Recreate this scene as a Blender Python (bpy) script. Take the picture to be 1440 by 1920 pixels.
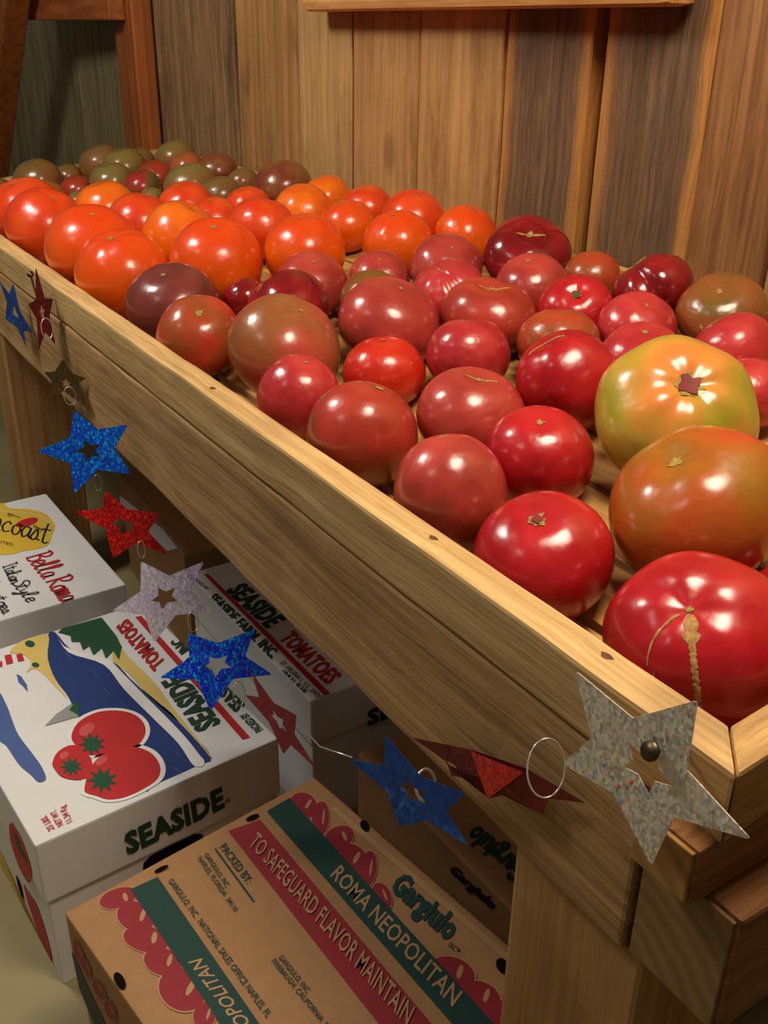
import bpy, bmesh, math, random
import numpy as np
from mathutils import Vector, Matrix, noise

for o in list(bpy.data.objects):
    bpy.data.objects.remove(o)
scene = bpy.context.scene
COL = scene.collection
random.seed(7)

# ------------------------------------------------------------------ camera
F = 1840.0                                   # focal length in pixels of the 1440x1920 frame
_k = np.array([-590 - 720., 40 - 960., F]); _k /= np.linalg.norm(_k)
_t = -(_k[0] * -60 + _k[2] * F) / _k[1]
_d = np.array([-60., _t, F]); _d /= np.linalg.norm(_d)
_X = -_k; _Z = -_d; _Y = np.cross(_Z, _X)
R = np.stack([_X, _Y, _Z])
CAM = np.array([0., 0., 1.02])
cd = bpy.data.cameras.new('camera'); cam = bpy.data.objects.new('camera', cd); COL.objects.link(cam)
rt, up, bk = R[:, 0], -R[:, 1], -R[:, 2]
cam.matrix_world = Matrix(((rt[0], up[0], bk[0], CAM[0]), (rt[1], up[1], bk[1], CAM[1]), (rt[2], up[2], bk[2], CAM[2]), (0, 0, 0, 1)))
cd.sensor_fit = 'VERTICAL'; cd.sensor_height = 36.0; cd.lens = F * 36.0 / 1920.0
cd.clip_start = 0.02
scene.camera = cam
# ------------------------------------------------------------------ world, lamps, exposure
w = bpy.data.worlds.new('room_light'); scene.world = w; w.use_nodes = True
w.node_tree.nodes['Background'].inputs[0].default_value = (1.0, 0.88, 0.74, 1)
w.node_tree.nodes['Background'].inputs[1].default_value = 0.07
def lamp(name, loc, power, col, rad):
    l = bpy.data.lights.new(name, 'POINT'); l.energy = power; l.color = col; l.shadow_soft_size = rad
    o = bpy.data.objects.new(name, l); COL.objects.link(o); o.location = loc; return o
lamp('lamp_over_tray', (-0.33, 0.46, 1.60), 40.0, (1.0, 0.84, 0.64), 0.18)
lamp('lamp_over_aisle', (-1.60, -0.18, 1.75), 44.0, (1.0, 0.93, 0.82), 0.16)
lamp('lamp_behind_camera', (-0.9, -1.3, 2.4), 9.0, (1.0, 0.92, 0.78), 0.2)
scene.view_settings.view_transform = 'Standard'
scene.view_settings.look = 'None'
scene.view_settings.gamma = 1.0
scene.view_settings.use_curve_mapping = False
scene.view_settings.exposure = 0.0

# ------------------------------------------------------------------ helpers
def ray(x, y): return R @ np.array([(x - 720) / F, (y - 960) / F, 1.])
def hit(x, y, n, p):                         # pixel -> point on the plane (n, p)
    r = ray(x, y); n = np.array(n, float); return CAM + r * (np.dot(n, np.array(p) - CAM) / np.dot(n, r))
def L(r, g, b): return tuple(((c / 255) / 12.92 if c / 255 < .04045 else ((c / 255 + .055) / 1.055) ** 2.4) for c in (r, g, b)) + (1.0,)
def link(o, parent=None):
    COL.objects.link(o)
    if parent is not None: o.parent = parent
    return o
def empty(name, loc):
    o = bpy.data.objects.new(name, None); o.empty_display_size = .05; COL.objects.link(o); o.location = loc; return o
def tag(o, label, cat, group=None, kind=None):
    o['label'] = label; o['category'] = cat
    if group: o['group'] = group
    if kind: o['kind'] = kind
    return o
WPOS = {}
def wloc(o):
    v = Vector((0, 0, 0))
    while o is not None: v += o.location; o = o.parent
    return v
def mesh(name, verts, faces, mat, parent=None, smooth=False, org=None):
    """verts in world space; the object origin is org (default: centre of bounds)"""
    vs = [Vector(v) for v in verts]
    if org is None:
        org = Vector([(min(v[i] for v in vs) + max(v[i] for v in vs)) / 2 for i in range(3)])
    org = Vector(org)
    me = bpy.data.meshes.new(name); me.from_pydata([v - org for v in vs], [], faces)
    if mat: me.materials.append(mat)
    if smooth: me.polygons.foreach_set('use_smooth', [True] * len(me.polygons))
    me.update()
    o = bpy.data.objects.new(name, me); link(o, parent)
    o.location = org - (wloc(parent) if parent is not None else Vector((0, 0, 0)))
    return o
def bm_obj(name, bm, mat, parent=None, smooth=False):
    vs = [v.co.copy() for v in bm.verts]; bm.verts.index_update()
    fs = [[v.index for v in f.verts] for f in bm.faces]; bm.free()
    return mesh(name, vs, fs, mat, parent, smooth)
def hexa(name, c8, mat, parent=None, bevel=.002, cuts=0, rough=0., seed=0):
    """box from 8 corners (bottom 4 ccw, top 4 ccw), bevelled, long sides cut and roughened"""
    bm = bmesh.new(); v = [bm.verts.new(Vector(c)) for c in c8]
    for f in ((3, 2, 1, 0), (4, 5, 6, 7), (0, 1, 5, 4), (1, 2, 6, 5), (2, 3, 7, 6), (3, 0, 4, 7)): bm.faces.new([v[i] for i in f])
    if bevel: bmesh.ops.bevel(bm, geom=list(bm.edges), offset=bevel, segments=2, affect='EDGES', profile=.6)
    if cuts:
        ed = max(bm.edges, key=lambda e: e.calc_length()); d = (ed.verts[1].co - ed.verts[0].co).normalized()
        lg = [e for e in bm.edges if e.calc_length() > .5 * ed.calc_length() and abs((e.verts[1].co - e.verts[0].co).normalized().dot(d)) > .9]
        bmesh.ops.subdivide_edges(bm, edges=lg, cuts=cuts, use_grid_fill=True)
    if rough:
        for q in bm.verts:
            p = q.co * 14 + Vector((seed * 3.1, seed * 1.7, 0)); q.co += Vector((noise.noise(p), noise.noise(p + Vector((9, 0, 0))), noise.noise(p + Vector((0, 9, 0))))) * rough
    bmesh.ops.recalc_face_normals(bm, faces=list(bm.faces))
    return bm_obj(name, bm, mat, parent)
def box(name, x0, x1, y0, y1, z0, z1, mat, parent=None, **k):
    return hexa(name, [(x0, y0, z0), (x1, y0, z0), (x1, y1, z0), (x0, y1, z0), (x0, y0, z1), (x1, y0, z1), (x1, y1, z1), (x0, y1, z1)], mat, parent, **k)
def tube(name, pts, r, mat, parent=None, closed=False, n=8):
    pts = [Vector(p) for p in pts]; vs = []; m = len(pts)
    for i, p in enumerate(pts):
        a = pts[(i - 1) % m] if (closed or i) else p; b = pts[(i + 1) % m] if (closed or i < m - 1) else p
        t = (b - a).normalized(); u = t.cross(Vector((0.13, 0.31, 1))).normalized(); q = t.cross(u)
        rr = r[i] if isinstance(r, (list, tuple)) else r
        for j in range(n): vs.append(p + (u * math.cos(6.28318 * j / n) + q * math.sin(6.28318 * j / n)) * rr)
    fs = []
    for i in range(m if closed else m - 1):
        for j in range(n): fs.append((i * n + j, i * n + (j + 1) % n, ((i + 1) % m) * n + (j + 1) % n, ((i + 1) % m) * n + j))
    if not closed: fs += [tuple(range(n - 1, -1, -1)), tuple((m - 1) * n + j for j in range(n))]
    return mesh(name, vs, fs, mat, parent, True)

# ------------------------------------------------------------------ materials
def newmat(name):
    m = bpy.data.materials.new(name); m.use_nodes = True; nt = m.node_tree
    return m, nt, nt.nodes['Principled BSDF']
def nd(nt, t, **k):
    n = nt.nodes.new(t)
    for a, v in k.items():
        if a in n.inputs: n.inputs[a].default_value = v
        else: setattr(n, a, v)
    return n
def ramp(nt, stops, src=None):
    r = nt.nodes.new('ShaderNodeValToRGB'); e = r.color_ramp.elements
    while len(e) < len(stops): e.new(.5)
    for q, (p, c) in zip(e, stops): q.position = p; q.color = c
    if src is not None: nt.links.new(src, r.inputs[0])
    return r
def mixc(nt, fac, a, b, mode='MIX'):
    m = nt.nodes.new('ShaderNodeMix'); m.data_type = 'RGBA'; m.blend_type = mode
    for s, i in ((fac, 0), (a, 6), (b, 7)):
        if isinstance(s, (int, float)): m.inputs[i].default_value = s
        elif isinstance(s, tuple): m.inputs[i].default_value = s
        else: nt.links.new(s, m.inputs[i])
    return m.outputs[2]
def plain(name, c, rough=.6, metal=0., spec=.4, var=.08, scale=30.):
    m, nt, b = newmat(name)
    tc = nd(nt, 'ShaderNodeTexCoord'); n = nd(nt, 'ShaderNodeTexNoise', Scale=scale, Detail=3.); nt.links.new(tc.outputs['Object'], n.inputs['Vector'])
    d = tuple(x * (1 - var) for x in c[:3]) + (1,); e = tuple(min(1, x * (1 + var)) for x in c[:3]) + (1,)
    r = ramp(nt, [(.3, d), (.7, e)], n.outputs[0]); nt.links.new(r.outputs[0], b.inputs['Base Color'])
    b.inputs['Roughness'].default_value = rough; b.inputs['Metallic'].default_value = metal; b.inputs['Specular IOR Level'].default_value = spec
    return m
def wood(name, dark, light, axis='X', scale=1., grain=1., knots=0.0, edge=None, rough=.62, stain=None, bump=.25):
    """sawn board: grain lines along axis, slow colour drift, optional knots, paler sapwood edges, stains"""
    m, nt, b = newmat(name); lk = nt.links.new
    tc = nd(nt, 'ShaderNodeTexCoord'); oi = nd(nt, 'ShaderNodeObjectInfo')
    off = nd(nt, 'ShaderNodeVectorMath', operation='SCALE'); off.inputs[0].default_value = (7.3, 5.1, 9.7); lk(oi.outputs['Random'], off.inputs['Scale'])
    add = nd(nt, 'ShaderNodeVectorMath', operation='ADD'); lk(tc.outputs['Object'], add.inputs[0]); lk(off.outputs[0], add.inputs[1])
    wob = nd(nt, 'ShaderNodeTexNoise', Scale=6. * scale, Detail=2.); lk(add.outputs[0], wob.inputs['Vector'])
    ws = nd(nt, 'ShaderNodeVectorMath', operation='SCALE'); ws.inputs['Scale'].default_value = .014; lk(wob.outputs['Color'], ws.inputs[0])
    ad2 = nd(nt, 'ShaderNodeVectorMath', operation='ADD'); lk(add.outputs[0], ad2.inputs[0]); lk(ws.outputs[0], ad2.inputs[1])
    s = {'X': (.035, 1, 1), 'Y': (1, .035, 1), 'Z': (1, 1, .035)}[axis]
    mp = nd(nt, 'ShaderNodeMapping'); mp.inputs['Scale'].default_value = s; lk(ad2.outputs[0], mp.inputs['Vector'])
    g1 = nd(nt, 'ShaderNodeTexNoise', Scale=70. * scale, Detail=6., Roughness=.62); lk(mp.outputs[0], g1.inputs['Vector'])
    g2 = nd(nt, 'ShaderNodeTexNoise', Scale=330. * scale, Detail=3.); lk(mp.outputs[0], g2.inputs['Vector'])
    g3 = nd(nt, 'ShaderNodeTexNoise', Scale=9. * scale, Detail=4.); lk(add.outputs[0], g3.inputs['Vector'])
    r1 = ramp(nt, [(.34, dark), (.5, tuple((a + c) / 2 for a, c in zip(dark, light))), (.64, light)], g1.outputs[0])
    r2 = ramp(nt, [(.36, (.50, .44, .37, 1)), (.55, (1, 1, 1, 1))], g2.outputs[0])
    c = mixc(nt, .55 * grain, r1.outputs[0], r2.outputs[0], 'MULTIPLY')
    r3 = ramp(nt, [(.3, (.80, .77, .72, 1)), (.68, (1.08, 1.05, 1.0, 1))], g3.outputs[0])
    c = mixc(nt, .7, c, r3.outputs[0], 'MULTIPLY')
    if knots:
        vo = nd(nt, 'ShaderNodeTexVoronoi', Scale=6.5); mk = nd(nt, 'ShaderNodeMapping')
        mk.inputs['Scale'].default_value = {'X': (.55, 1, 1), 'Y': (1, .55, 1), 'Z': (1, 1, .55)}[axis]
        lk(ad2.outputs[0], mk.inputs[0]); lk(mk.outputs[0], vo.inputs['Vector'])
        rk = ramp(nt, [(.0, (1, 1, 1, 1)), (.075, (.8, .8, .8, 1)), (.14, (0, 0, 0, 1))], vo.outputs['Distance'])
        mu = nd(nt, 'ShaderNodeMath', operation='MULTIPLY'); mu.inputs[1].default_value = knots; lk(rk.outputs[0], mu.inputs[0])
        c = mixc(nt, mu.outputs[0], c, tuple(x * .3 for x in dark[:3]) + (1,))
    if stain:
        st = nd(nt, 'ShaderNodeTexNoise', Scale=13., Detail=5., Roughness=.7); mq = nd(nt, 'ShaderNodeMapping')
        mq.inputs['Scale'].default_value = {'X': (.25, 1, 1), 'Y': (1, .25, 1), 'Z': (1, 1, .25)}[axis]
        lk(add.outputs[0], mq.inputs[0]); lk(mq.outputs[0], st.inputs['Vector'])
        rs = ramp(nt, [(.52, (0, 0, 0, 1)), (.7, (.85, .85, .85, 1))], st.outputs[0])
        c = mixc(nt, rs.outputs[0], c, stain)
    if edge:
        sx = nd(nt, 'ShaderNodeSeparateXYZ'); lk(tc.outputs['Generated'], sx.inputs[0])
        sw = nd(nt, 'ShaderNodeMath', operation='MULTIPLY_ADD'); sw.inputs[1].default_value = .16; lk(wob.outputs[0], sw.inputs[0]); lk(sx.outputs[0], sw.inputs[2])
        re = ramp(nt, [(.13, (1, 1, 1, 1)), (.24, (0, 0, 0, 1)), (.93, (0, 0, 0, 1)), (1.0, (1, 1, 1, 1))], sw.outputs[0])
        ce = mixc(nt, .5, edge, r2.outputs[0], 'MULTIPLY')
        c = mixc(nt, re.outputs[0], c, ce)
    lk(c, b.inputs['Base Color'])
    b.inputs['Roughness'].default_value = rough; b.inputs['Specular IOR Level'].default_value = .3
    bp = nd(nt, 'ShaderNodeBump'); bp.inputs['Strength'].default_value = bump; bp.inputs['Distance'].default_value = .002
    sm = nd(nt, 'ShaderNodeMath', operation='ADD'); lk(g1.outputs[0], sm.inputs[0]); lk(g2.outputs[0], sm.inputs[1]); lk(sm.outputs[0], bp.inputs['Height'])
    lk(bp.outputs[0], b.inputs['Normal'])
    return m
def endgrain(name, dark, light):
    m, nt, b = newmat(name); lk = nt.links.new
    tc = nd(nt, 'ShaderNodeTexCoord'); mp = nd(nt, 'ShaderNodeMapping'); mp.inputs['Location'].default_value = (.06, 0, .09); lk(tc.outputs['Object'], mp.inputs[0])
    wv = nd(nt, 'ShaderNodeTexWave', wave_type='RINGS', rings_direction='Y', Scale=24., Distortion=2.2, Detail=3.); wv.inputs['Detail Scale'].default_value = 2.
    lk(mp.outputs[0], wv.inputs['Vector'])
    n = nd(nt, 'ShaderNodeTexNoise', Scale=30., Detail=5.); lk(tc.outputs['Object'], n.inputs['Vector'])
    r = ramp(nt, [(.0, dark), (1., light)], wv.outputs[0]); r2 = ramp(nt, [(.3, (.75, .72, .68, 1)), (.7, (1.05, 1.03, 1, 1))], n.outputs[0])
    c = mixc(nt, .55, mixc(nt, .6, r.outputs[0], tuple((p + q) / 2 for p, q in zip(dark, light))), r2.outputs[0], 'MULTIPLY'); lk(c, b.inputs['Base Color']); b.inputs['Roughness'].default_value = .75
    return m
def tomato_mat(name, c1, c2, shoulder=None, sh_at=.74, belly=None, rough=.27, nsc=2.2, streak=.0):
    m, nt, b = newmat(name); lk = nt.links.new
    tc = nd(nt, 'ShaderNodeTexCoord'); oi = nd(nt, 'ShaderNodeObjectInfo')
    off = nd(nt, 'ShaderNodeVectorMath', operation='SCALE'); off.inputs[0].default_value = (13.3, 7.1, 3.7); lk(oi.outputs['Random'], off.inputs['Scale'])
    add = nd(nt, 'ShaderNodeVectorMath', operation='ADD'); lk(tc.outputs['Generated'], add.inputs[0]); lk(off.outputs[0], add.inputs[1])
    n = nd(nt, 'ShaderNodeTexNoise', Scale=nsc, Detail=2.5, Roughness=.5); lk(add.outputs[0], n.inputs['Vector'])
    r = ramp(nt, [(.36, c1), (.64, c2)], n.outputs[0]); c = r.outputs[0]
    sx = nd(nt, 'ShaderNodeSeparateXYZ'); lk(tc.outputs['Generated'], sx.inputs[0])
    nz = nd(nt, 'ShaderNodeMath', operation='MULTIPLY_ADD'); nz.inputs[1].default_value = .5; lk(n.outputs[0], nz.inputs[0]); hz = nd(nt, 'ShaderNodeMath', operation='MULTIPLY'); hz.inputs[1].default_value = .72; lk(sx.outputs[2], hz.inputs[0]); lk(hz.outputs[0], nz.inputs[2])
    if belly:
        rb = ramp(nt, [(.4, (1, 1, 1, 1)), (.72, (0, 0, 0, 1))], nz.outputs[0]); c = mixc(nt, rb.outputs[0], c, belly)
    if shoulder:
        rs = ramp(nt, [(sh_at, (0, 0, 0, 1)), (min(sh_at + .52, 1.), (.85, .85, .85, 1))], nz.outputs[0]); c = mixc(nt, rs.outputs[0], c, shoulder)
    f = nd(nt, 'ShaderNodeTexNoise', Scale=90., Detail=2.); lk(add.outputs[0], f.inputs['Vector'])
    rf = ramp(nt, [(.35, (.9, .9, .88, 1)), (.7, (1.06, 1.05, 1.04, 1))], f.outputs[0]); c = mixc(nt, .6, c, rf.outputs[0], 'MULTIPLY')
    lk(c, b.inputs['Base Color'])
    b.inputs['Roughness'].default_value = rough; b.inputs['Specular IOR Level'].default_value = .5
    b.inputs['Coat Weight'].default_value = .35; b.inputs['Coat Roughness'].default_value = .16
    h = nd(nt, 'ShaderNodeTexNoise', Scale=4.5, Detail=2.); lk(add.outputs[0], h.inputs['Vector'])
    bp = nd(nt, 'ShaderNodeBump'); bp.inputs['Strength'].default_value = .13; bp.inputs['Distance'].default_value = .012; lk(h.outputs[0], bp.inputs['Height']); lk(bp.outputs[0], b.inputs['Normal'])
    return m
def foil(name, base, spark, cell=420., metal=.75, rough=.3, tilt=.9, dens=.42):
    """holographic foil: every embossed cell leans its own way and has its coloured glint painted into the base colour"""
    m, nt, b = newmat(name); lk = nt.links.new
    tc = nd(nt, 'ShaderNodeTexCoord'); mp = nd(nt, 'ShaderNodeMapping'); mp.inputs['Scale'].default_value = (cell, cell, cell * .7); lk(tc.outputs['Object'], mp.inputs[0])
    v = nd(nt, 'ShaderNodeTexVoronoi', Scale=1.); lk(mp.outputs[0], v.inputs['Vector'])
    sx = nd(nt, 'ShaderNodeSeparateColor'); lk(v.outputs['Color'], sx.inputs[0])
    hue = nd(nt, 'ShaderNodeTexNoise', Scale=28., Detail=2.); lk(tc.outputs['Object'], hue.inputs['Vector'])
    r = ramp(nt, [(i / (len(spark) - 1), s) for i, s in enumerate(spark)], sx.outputs[0])
    rh = ramp(nt, [(dens, (0, 0, 0, 1)), (dens + .18, (1, 1, 1, 1))], hue.outputs[0])
    th = ramp(nt, [(.45, (0, 0, 0, 1)), (.8, (1, 1, 1, 1))], sx.outputs[1])
    fa = nd(nt, 'ShaderNodeMath', operation='MULTIPLY'); lk(rh.outputs[0], fa.inputs[0]); lk(th.outputs[0], fa.inputs[1])
    c = mixc(nt, fa.outputs[0], base, r.outputs[0]); lk(c, b.inputs['Base Color'])
    b.inputs['Metallic'].default_value = metal; b.inputs['Roughness'].default_value = rough
    g = nd(nt, 'ShaderNodeNewGeometry')
    sub = nd(nt, 'ShaderNodeVectorMath', operation='SUBTRACT'); sub.inputs[1].default_value = (.5, .5, .5); lk(v.outputs['Color'], sub.inputs[0])
    sc = nd(nt, 'ShaderNodeVectorMath', operation='SCALE'); sc.inputs['Scale'].default_value = tilt; lk(sub.outputs[0], sc.inputs[0])
    ad = nd(nt, 'ShaderNodeVectorMath', operation='ADD'); lk(g.outputs['Normal'], ad.inputs[0]); lk(sc.outputs[0], ad.inputs[1])
    no = nd(nt, 'ShaderNodeVectorMath', operation='NORMALIZE'); lk(ad.outputs[0], no.inputs[0]); lk(no.outputs[0], b.inputs['Normal'])
    return m

# ------------------------------------------------------------------ setting: floor and plank wall
WALL_Y = .893
M_floor = plain('concrete', L(150, 138, 98), .55, var=.16, scale=5.)
fl = mesh('floor', [(-7, -3.0, 0), (3, -3.0, 0), (3, 1.0, 0), (-7, 1.0, 0), (-7, -3.0, -.05), (3, -3.0, -.05), (3, 1.0, -.05), (-7, 1.0, -.05)],
          [(0, 1, 2, 3), (7, 6, 5, 4), (0, 4, 5, 1), (1, 5, 6, 2), (2, 6, 7, 3), (3, 7, 4, 0)], M_floor); fl['kind'] = 'structure'
wl = box('wall_back', -7, 3, WALL_Y + .024, WALL_Y + .10, 0, 2.4, plain('wall_backing', L(46, 32, 20), .9, spec=.1), bevel=0); wl['kind'] = 'structure'
GOLD = wood('plank_gold', L(160, 121, 72), L(192, 149, 94), 'Z', .8, .5, .5, stain=L(120, 82, 42))
TAN = wood('plank_tan', L(168, 132, 82), L(196, 158, 102), 'Z', .8, .5, .2, stain=L(120, 90, 52))
BROWN = wood('plank_brown', L(148, 108, 64), L(180, 136, 84), 'Z', .8, .6, .35, stain=L(84, 56, 30))
GREY = wood('plank_weathered', L(88, 68, 50), L(134, 102, 72), 'Z', 1.3, 1., .0, edge=L(176, 122, 62), stain=L(76, 66, 54), bump=.6, rough=.75)
OLD = wood('plank_grey_brown', L(118, 90, 60), L(160, 126, 88), 'Z', 1.2, .9, .0, stain=L(78, 62, 44), bump=.5)
SWIRL = wood('plank_swirl', L(112, 76, 44), L(156, 110, 66), 'Z', .8, 1., .9, stain=L(96, 56, 30), bump=.5)
COOL_CAST = wood('plank_cool_cast', L(112, 104, 74), L(152, 142, 104), 'Z', .9, .6, .0, stain=L(80, 80, 58))  # same wall; grey-green cast of cooler light put into the plank colour
planks = [(-7.0 + .42 * i, -6.58 + .42 * i, COOL_CAST) for i in range(5)] + [(-4.9, -4.45, COOL_CAST), (-4.45, -4.02, COOL_CAST), (-4.02, -3.62, COOL_CAST), (-3.62, -3.2, COOL_CAST), (-3.2, -2.98, COOL_CAST), (-2.98, -2.765, COOL_CAST), (-2.765, -2.60, COOL_CAST), (-2.60, -2.345, OLD),
          (-2.345, -2.16, OLD), (-2.16, -1.943, OLD), (-1.943, -1.68, BROWN), (-1.68, -1.496, TAN), (-1.496, -1.304, GOLD), (-1.304, -1.108, GOLD), (-1.108, -.945, GREY), (-.928, -.762, GREY),
          (-.762, -.658, SWIRL), (-.658, -.47, BROWN), (-.47, -.28, TAN), (-.28, -.09, BROWN), (-.09, .10, GOLD), (.10, .29, OLD), (.29, .48, BROWN)]
def plank(x0, x1, mat, i):
    rnd = random.Random(i); g = .0022; n = 26; dep = rnd.uniform(-.003, .003); z0, z1 = 0.0, 2.3
    rg = .0035 if mat in (GREY, SWIRL, OLD) else .0012
    vs = []
    for k in range(n + 1):
        z = z0 + (z1 - z0) * k / n
        a = x0 + g + rg * noise.noise(Vector((i * 3.3, z * 16, 1))); c = x1 - g + rg * noise.noise(Vector((i * 3.3, z * 16, 8)))
        yb = WALL_Y + .024; yf = WALL_Y + dep
        vs += [(a, yb, z), (a, yf + .002, z), (a + .002, yf, z), (c - .002, yf, z), (c, yf + .002, z), (c, yb, z)]
    fs = [(k * 6 + j, k * 6 + j + 1, k * 6 + 7 + j, k * 6 + 6 + j) for k in range(n) for j in range(5)]
    fs += [(5, 4, 3, 2, 1, 0), tuple(n * 6 + j for j in range(6))]
    return mesh('plank', vs, fs, mat, wl)
for i, (a, c, m) in enumerate(planks): plank(a, c, m, i)
# varnished rail on the wall, and trestle beyond the far end
M_rail = wood('rail_pine', L(190, 138, 80), L(220, 170, 106), 'X', .9, .4, 0, rough=.4)
tag(box('wall_rail', -1.575, -.79, WALL_Y - .052, WALL_Y - .004, 1.0485, 1.10, M_rail, bevel=.012), 'rounded pine rail fixed across the plank wall above the tomatoes', 'rail')
M_red = wood('redwood_stain', L(120, 64, 28), L(158, 90, 42), 'Z', .8, .35, 0, rough=.45, bump=.1)
tr = empty('wooden_trestle', (-2.6, .8, 0)); tag(tr, 'reddish-brown wooden trestle with splayed leg beyond the far tray end', 'trestle')
box('post', -2.485, -2.362, .838, .886, 0, 1.6, M_red, tr, bevel=.004)
hexa('leg', [(-4.05, .67, 0), (-3.93, .67, 0), (-3.93, .73, 0), (-4.05, .73, 0), (-2.33, .67, 1.6), (-2.21, .67, 1.6), (-2.21, .73, 1.6), (-2.33, .73, 1.6)], M_red, tr, bevel=.004)
M_redx = wood('redwood_stain_cross', L(120, 64, 28), L(158, 90, 42), 'X', .8, .35, 0, rough=.45, bump=.1)
hexa('crosspiece', [(-2.95, .735, 1.036), (-2.40, .80, 1.036), (-2.40, .838, 1.036), (-2.95, .775, 1.036), (-2.95, .735, 1.2), (-2.40, .80, 1.2), (-2.40, .838, 1.2), (-2.95, .775, 1.2)], M_redx, tr, bevel=.003)

# ------------------------------------------------------------------ display table
XN, XF = -.214, -2.342                       # near and far end of the tray
YF, ZT = .340, .706                          # front face, top of the front board
AL = math.radians(7.0); NRM = np.array([0, -math.sin(AL), math.cos(AL)]); UV = np.array([0, math.cos(AL), math.sin(AL)])
P_IN = np.array([-.2422, .3674, ZT]); DROP = .063
FLT = math.radians(11.5); FN = np.array([0, -math.sin(FLT), math.cos(FLT)]); FU = np.array([0, math.cos(FLT), math.sin(FLT)])   # the slats slope more than the rim
LUM = wood('lumber_front', L(188, 154, 102), L(226, 192, 134), 'X', 1., .75, .35, bump=.35)
LUMY = wood('lumber_end', L(178, 140, 86), L(216, 176, 114), 'Y', 1., .75, .25, bump=.35)
APR = wood('lumber_apron', L(160, 126, 82), L(204, 166, 114), 'X', .8, 1., .5, stain=L(140, 104, 72), bump=.5)
LEG = wood('lumber_leg', L(152, 116, 70), L(192, 152, 98), 'Z', .5, .6, .2, bump=.3)
SLAT = wood('lumber_slat', L(170, 124, 66), L(214, 168, 100), 'X', .8, .8, .2)
BEAM = wood('lumber_beam', L(122, 80, 42), L(164, 116, 66), 'Y', .8, 1., .4, bump=.5)
ENDG = endgrain('end_grain', L(118, 88, 52), L(160, 124, 78)); ENDG2 = endgrain('end_grain_block', L(134, 94, 46), L(196, 150, 86))
tb = empty('display_table', (-1.2, .6, 0)); tag(tb, 'rough lumber display table with tilted tray of tomatoes', 'table')
th = .0274
def fp3(x, v, h): q = P_IN - NRM * DROP + FU * v + FN * h; return (x, q[1], q[2])
def tp(x, v, h): q = P_IN + UV * v + NRM * h; return (x, q[1], q[2])      # point in the tilted tray frame
VB = .503
# front board with mitred near end
hexa('front_board', [(XF, YF, ZT - .0455), (XN, YF, ZT - .0455), (XN - th, YF + th, ZT - .0455), (XF, YF + th, ZT - .0455), (XF, YF, ZT), (XN, YF, ZT), (XN - th, YF + th, ZT), (XF, YF + th, ZT)], LUM, tb, bevel=.0032, cuts=60, rough=.0011, seed=1)
for nm, xa, xb, xi in (('end_board', XN - th + .0006, XN, 0), ('end_board', XF, XF + th, 1)):
    a = 0 if xi else th
    hexa(nm, [(xa, YF + (th if xi else th), ZT - .0455), (xb, YF + (th if xi else 0.0006), ZT - .0455), tp(xb, VB, -.0455), tp(xa, VB, -.0455), (xa, YF + th, ZT), (xb, YF + (th if xi else .0006), ZT), tp(xb, VB, 0), tp(xa, VB, 0)], LUMY, tb, bevel=.003, cuts=20, rough=.001, seed=2 + xi)
hexa('back_board', [tp(XF, VB, -.0455), tp(XN, VB, -.0455), tp(XN, VB + .0225, -.0455), tp(XF, VB + .0225, -.0455), tp(XF, VB, 0), tp(XN, VB, 0), tp(XN, VB + .0225, 0), tp(XF, VB + .0225, 0)], SLAT, tb, bevel=.002, cuts=40, rough=.0008, seed=4)
ns = 8
for i in range(ns):
    v0 = .001 + (VB - .002) * i / ns; v1 = .001 + (VB - .002) * (i + 1) / ns - .007
    hexa('slat', [fp3(XF + th, v0, -.012), fp3(XN - th, v0, -.012), fp3(XN - th, v1, -.012), fp3(XF + th, v1, -.012), fp3(XF + th, v0, 0), fp3(XN - th, v0, 0), fp3(XN - th, v1, 0), fp3(XF + th, v1, 0)], SLAT, tb, bevel=.0012)
XJ = -.264
hexa('apron', [(XF, YF + .001, .537), (XJ, YF + .001, .537), (XJ, YF + .034, .537), (XF, YF + .034, .537), (XF, YF + .001, .6568), (XJ, YF + .001, .6568), (XJ, YF + .034, .6568), (XF, YF + .034, .6568)], APR, tb, bevel=.003, cuts=60, rough=.0016, seed=6)
box('apron', XF, XJ, .85, .882, .56, .66, APR, tb, bevel=.003)
for xa, xb in ((XJ + .0012, -.197), (XF, XF + .067)):
    bmn = box('cross_beam', xa, xb, YF + .006, .88, .536, .6215, BEAM, tb, bevel=.003, cuts=12, rough=.001, seed=8)
box('beam_end', XJ + .004, -.2, YF + .0035, YF + .0065, .539, .6185, ENDG, tb, bevel=.001)
# wedge that carries the tilted tray on the near cross beam
for xa, xb in ((-.2585, -.2175), (XF + .01, XF + .05)):
    hexa('support_rail', [(xa, .329, .6225), (xb, .329, .6225), (xb, .88, .6225), (xa, .88, .6225), (xa, .329, .6595), (xb, .329, .6595), tp(xb, .49, -.048), tp(xa, .49, -.048)], BEAM, tb, bevel=.002, cuts=10, rough=.0008, seed=9)
box('rail_end', -.2565, -.2195, .3265, .3295, .6245, .6575, ENDG2, tb, bevel=.001)
for xa, ya in ((-.366, .3465), (-1.90, .3465), (-.366, .76), (-2.0, .76)):
    box('leg', xa, xa + .116, ya, ya + .11, 0, .5365, LEG, tb, bevel=.004, cuts=6, rough=.001, seed=int(-xa * 10))
M_nail = plain('nail_steel', L(96, 84, 70), .4, .9)
M_knot = plain('knot', L(96, 66, 34), .8, var=.3, scale=200.)
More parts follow.
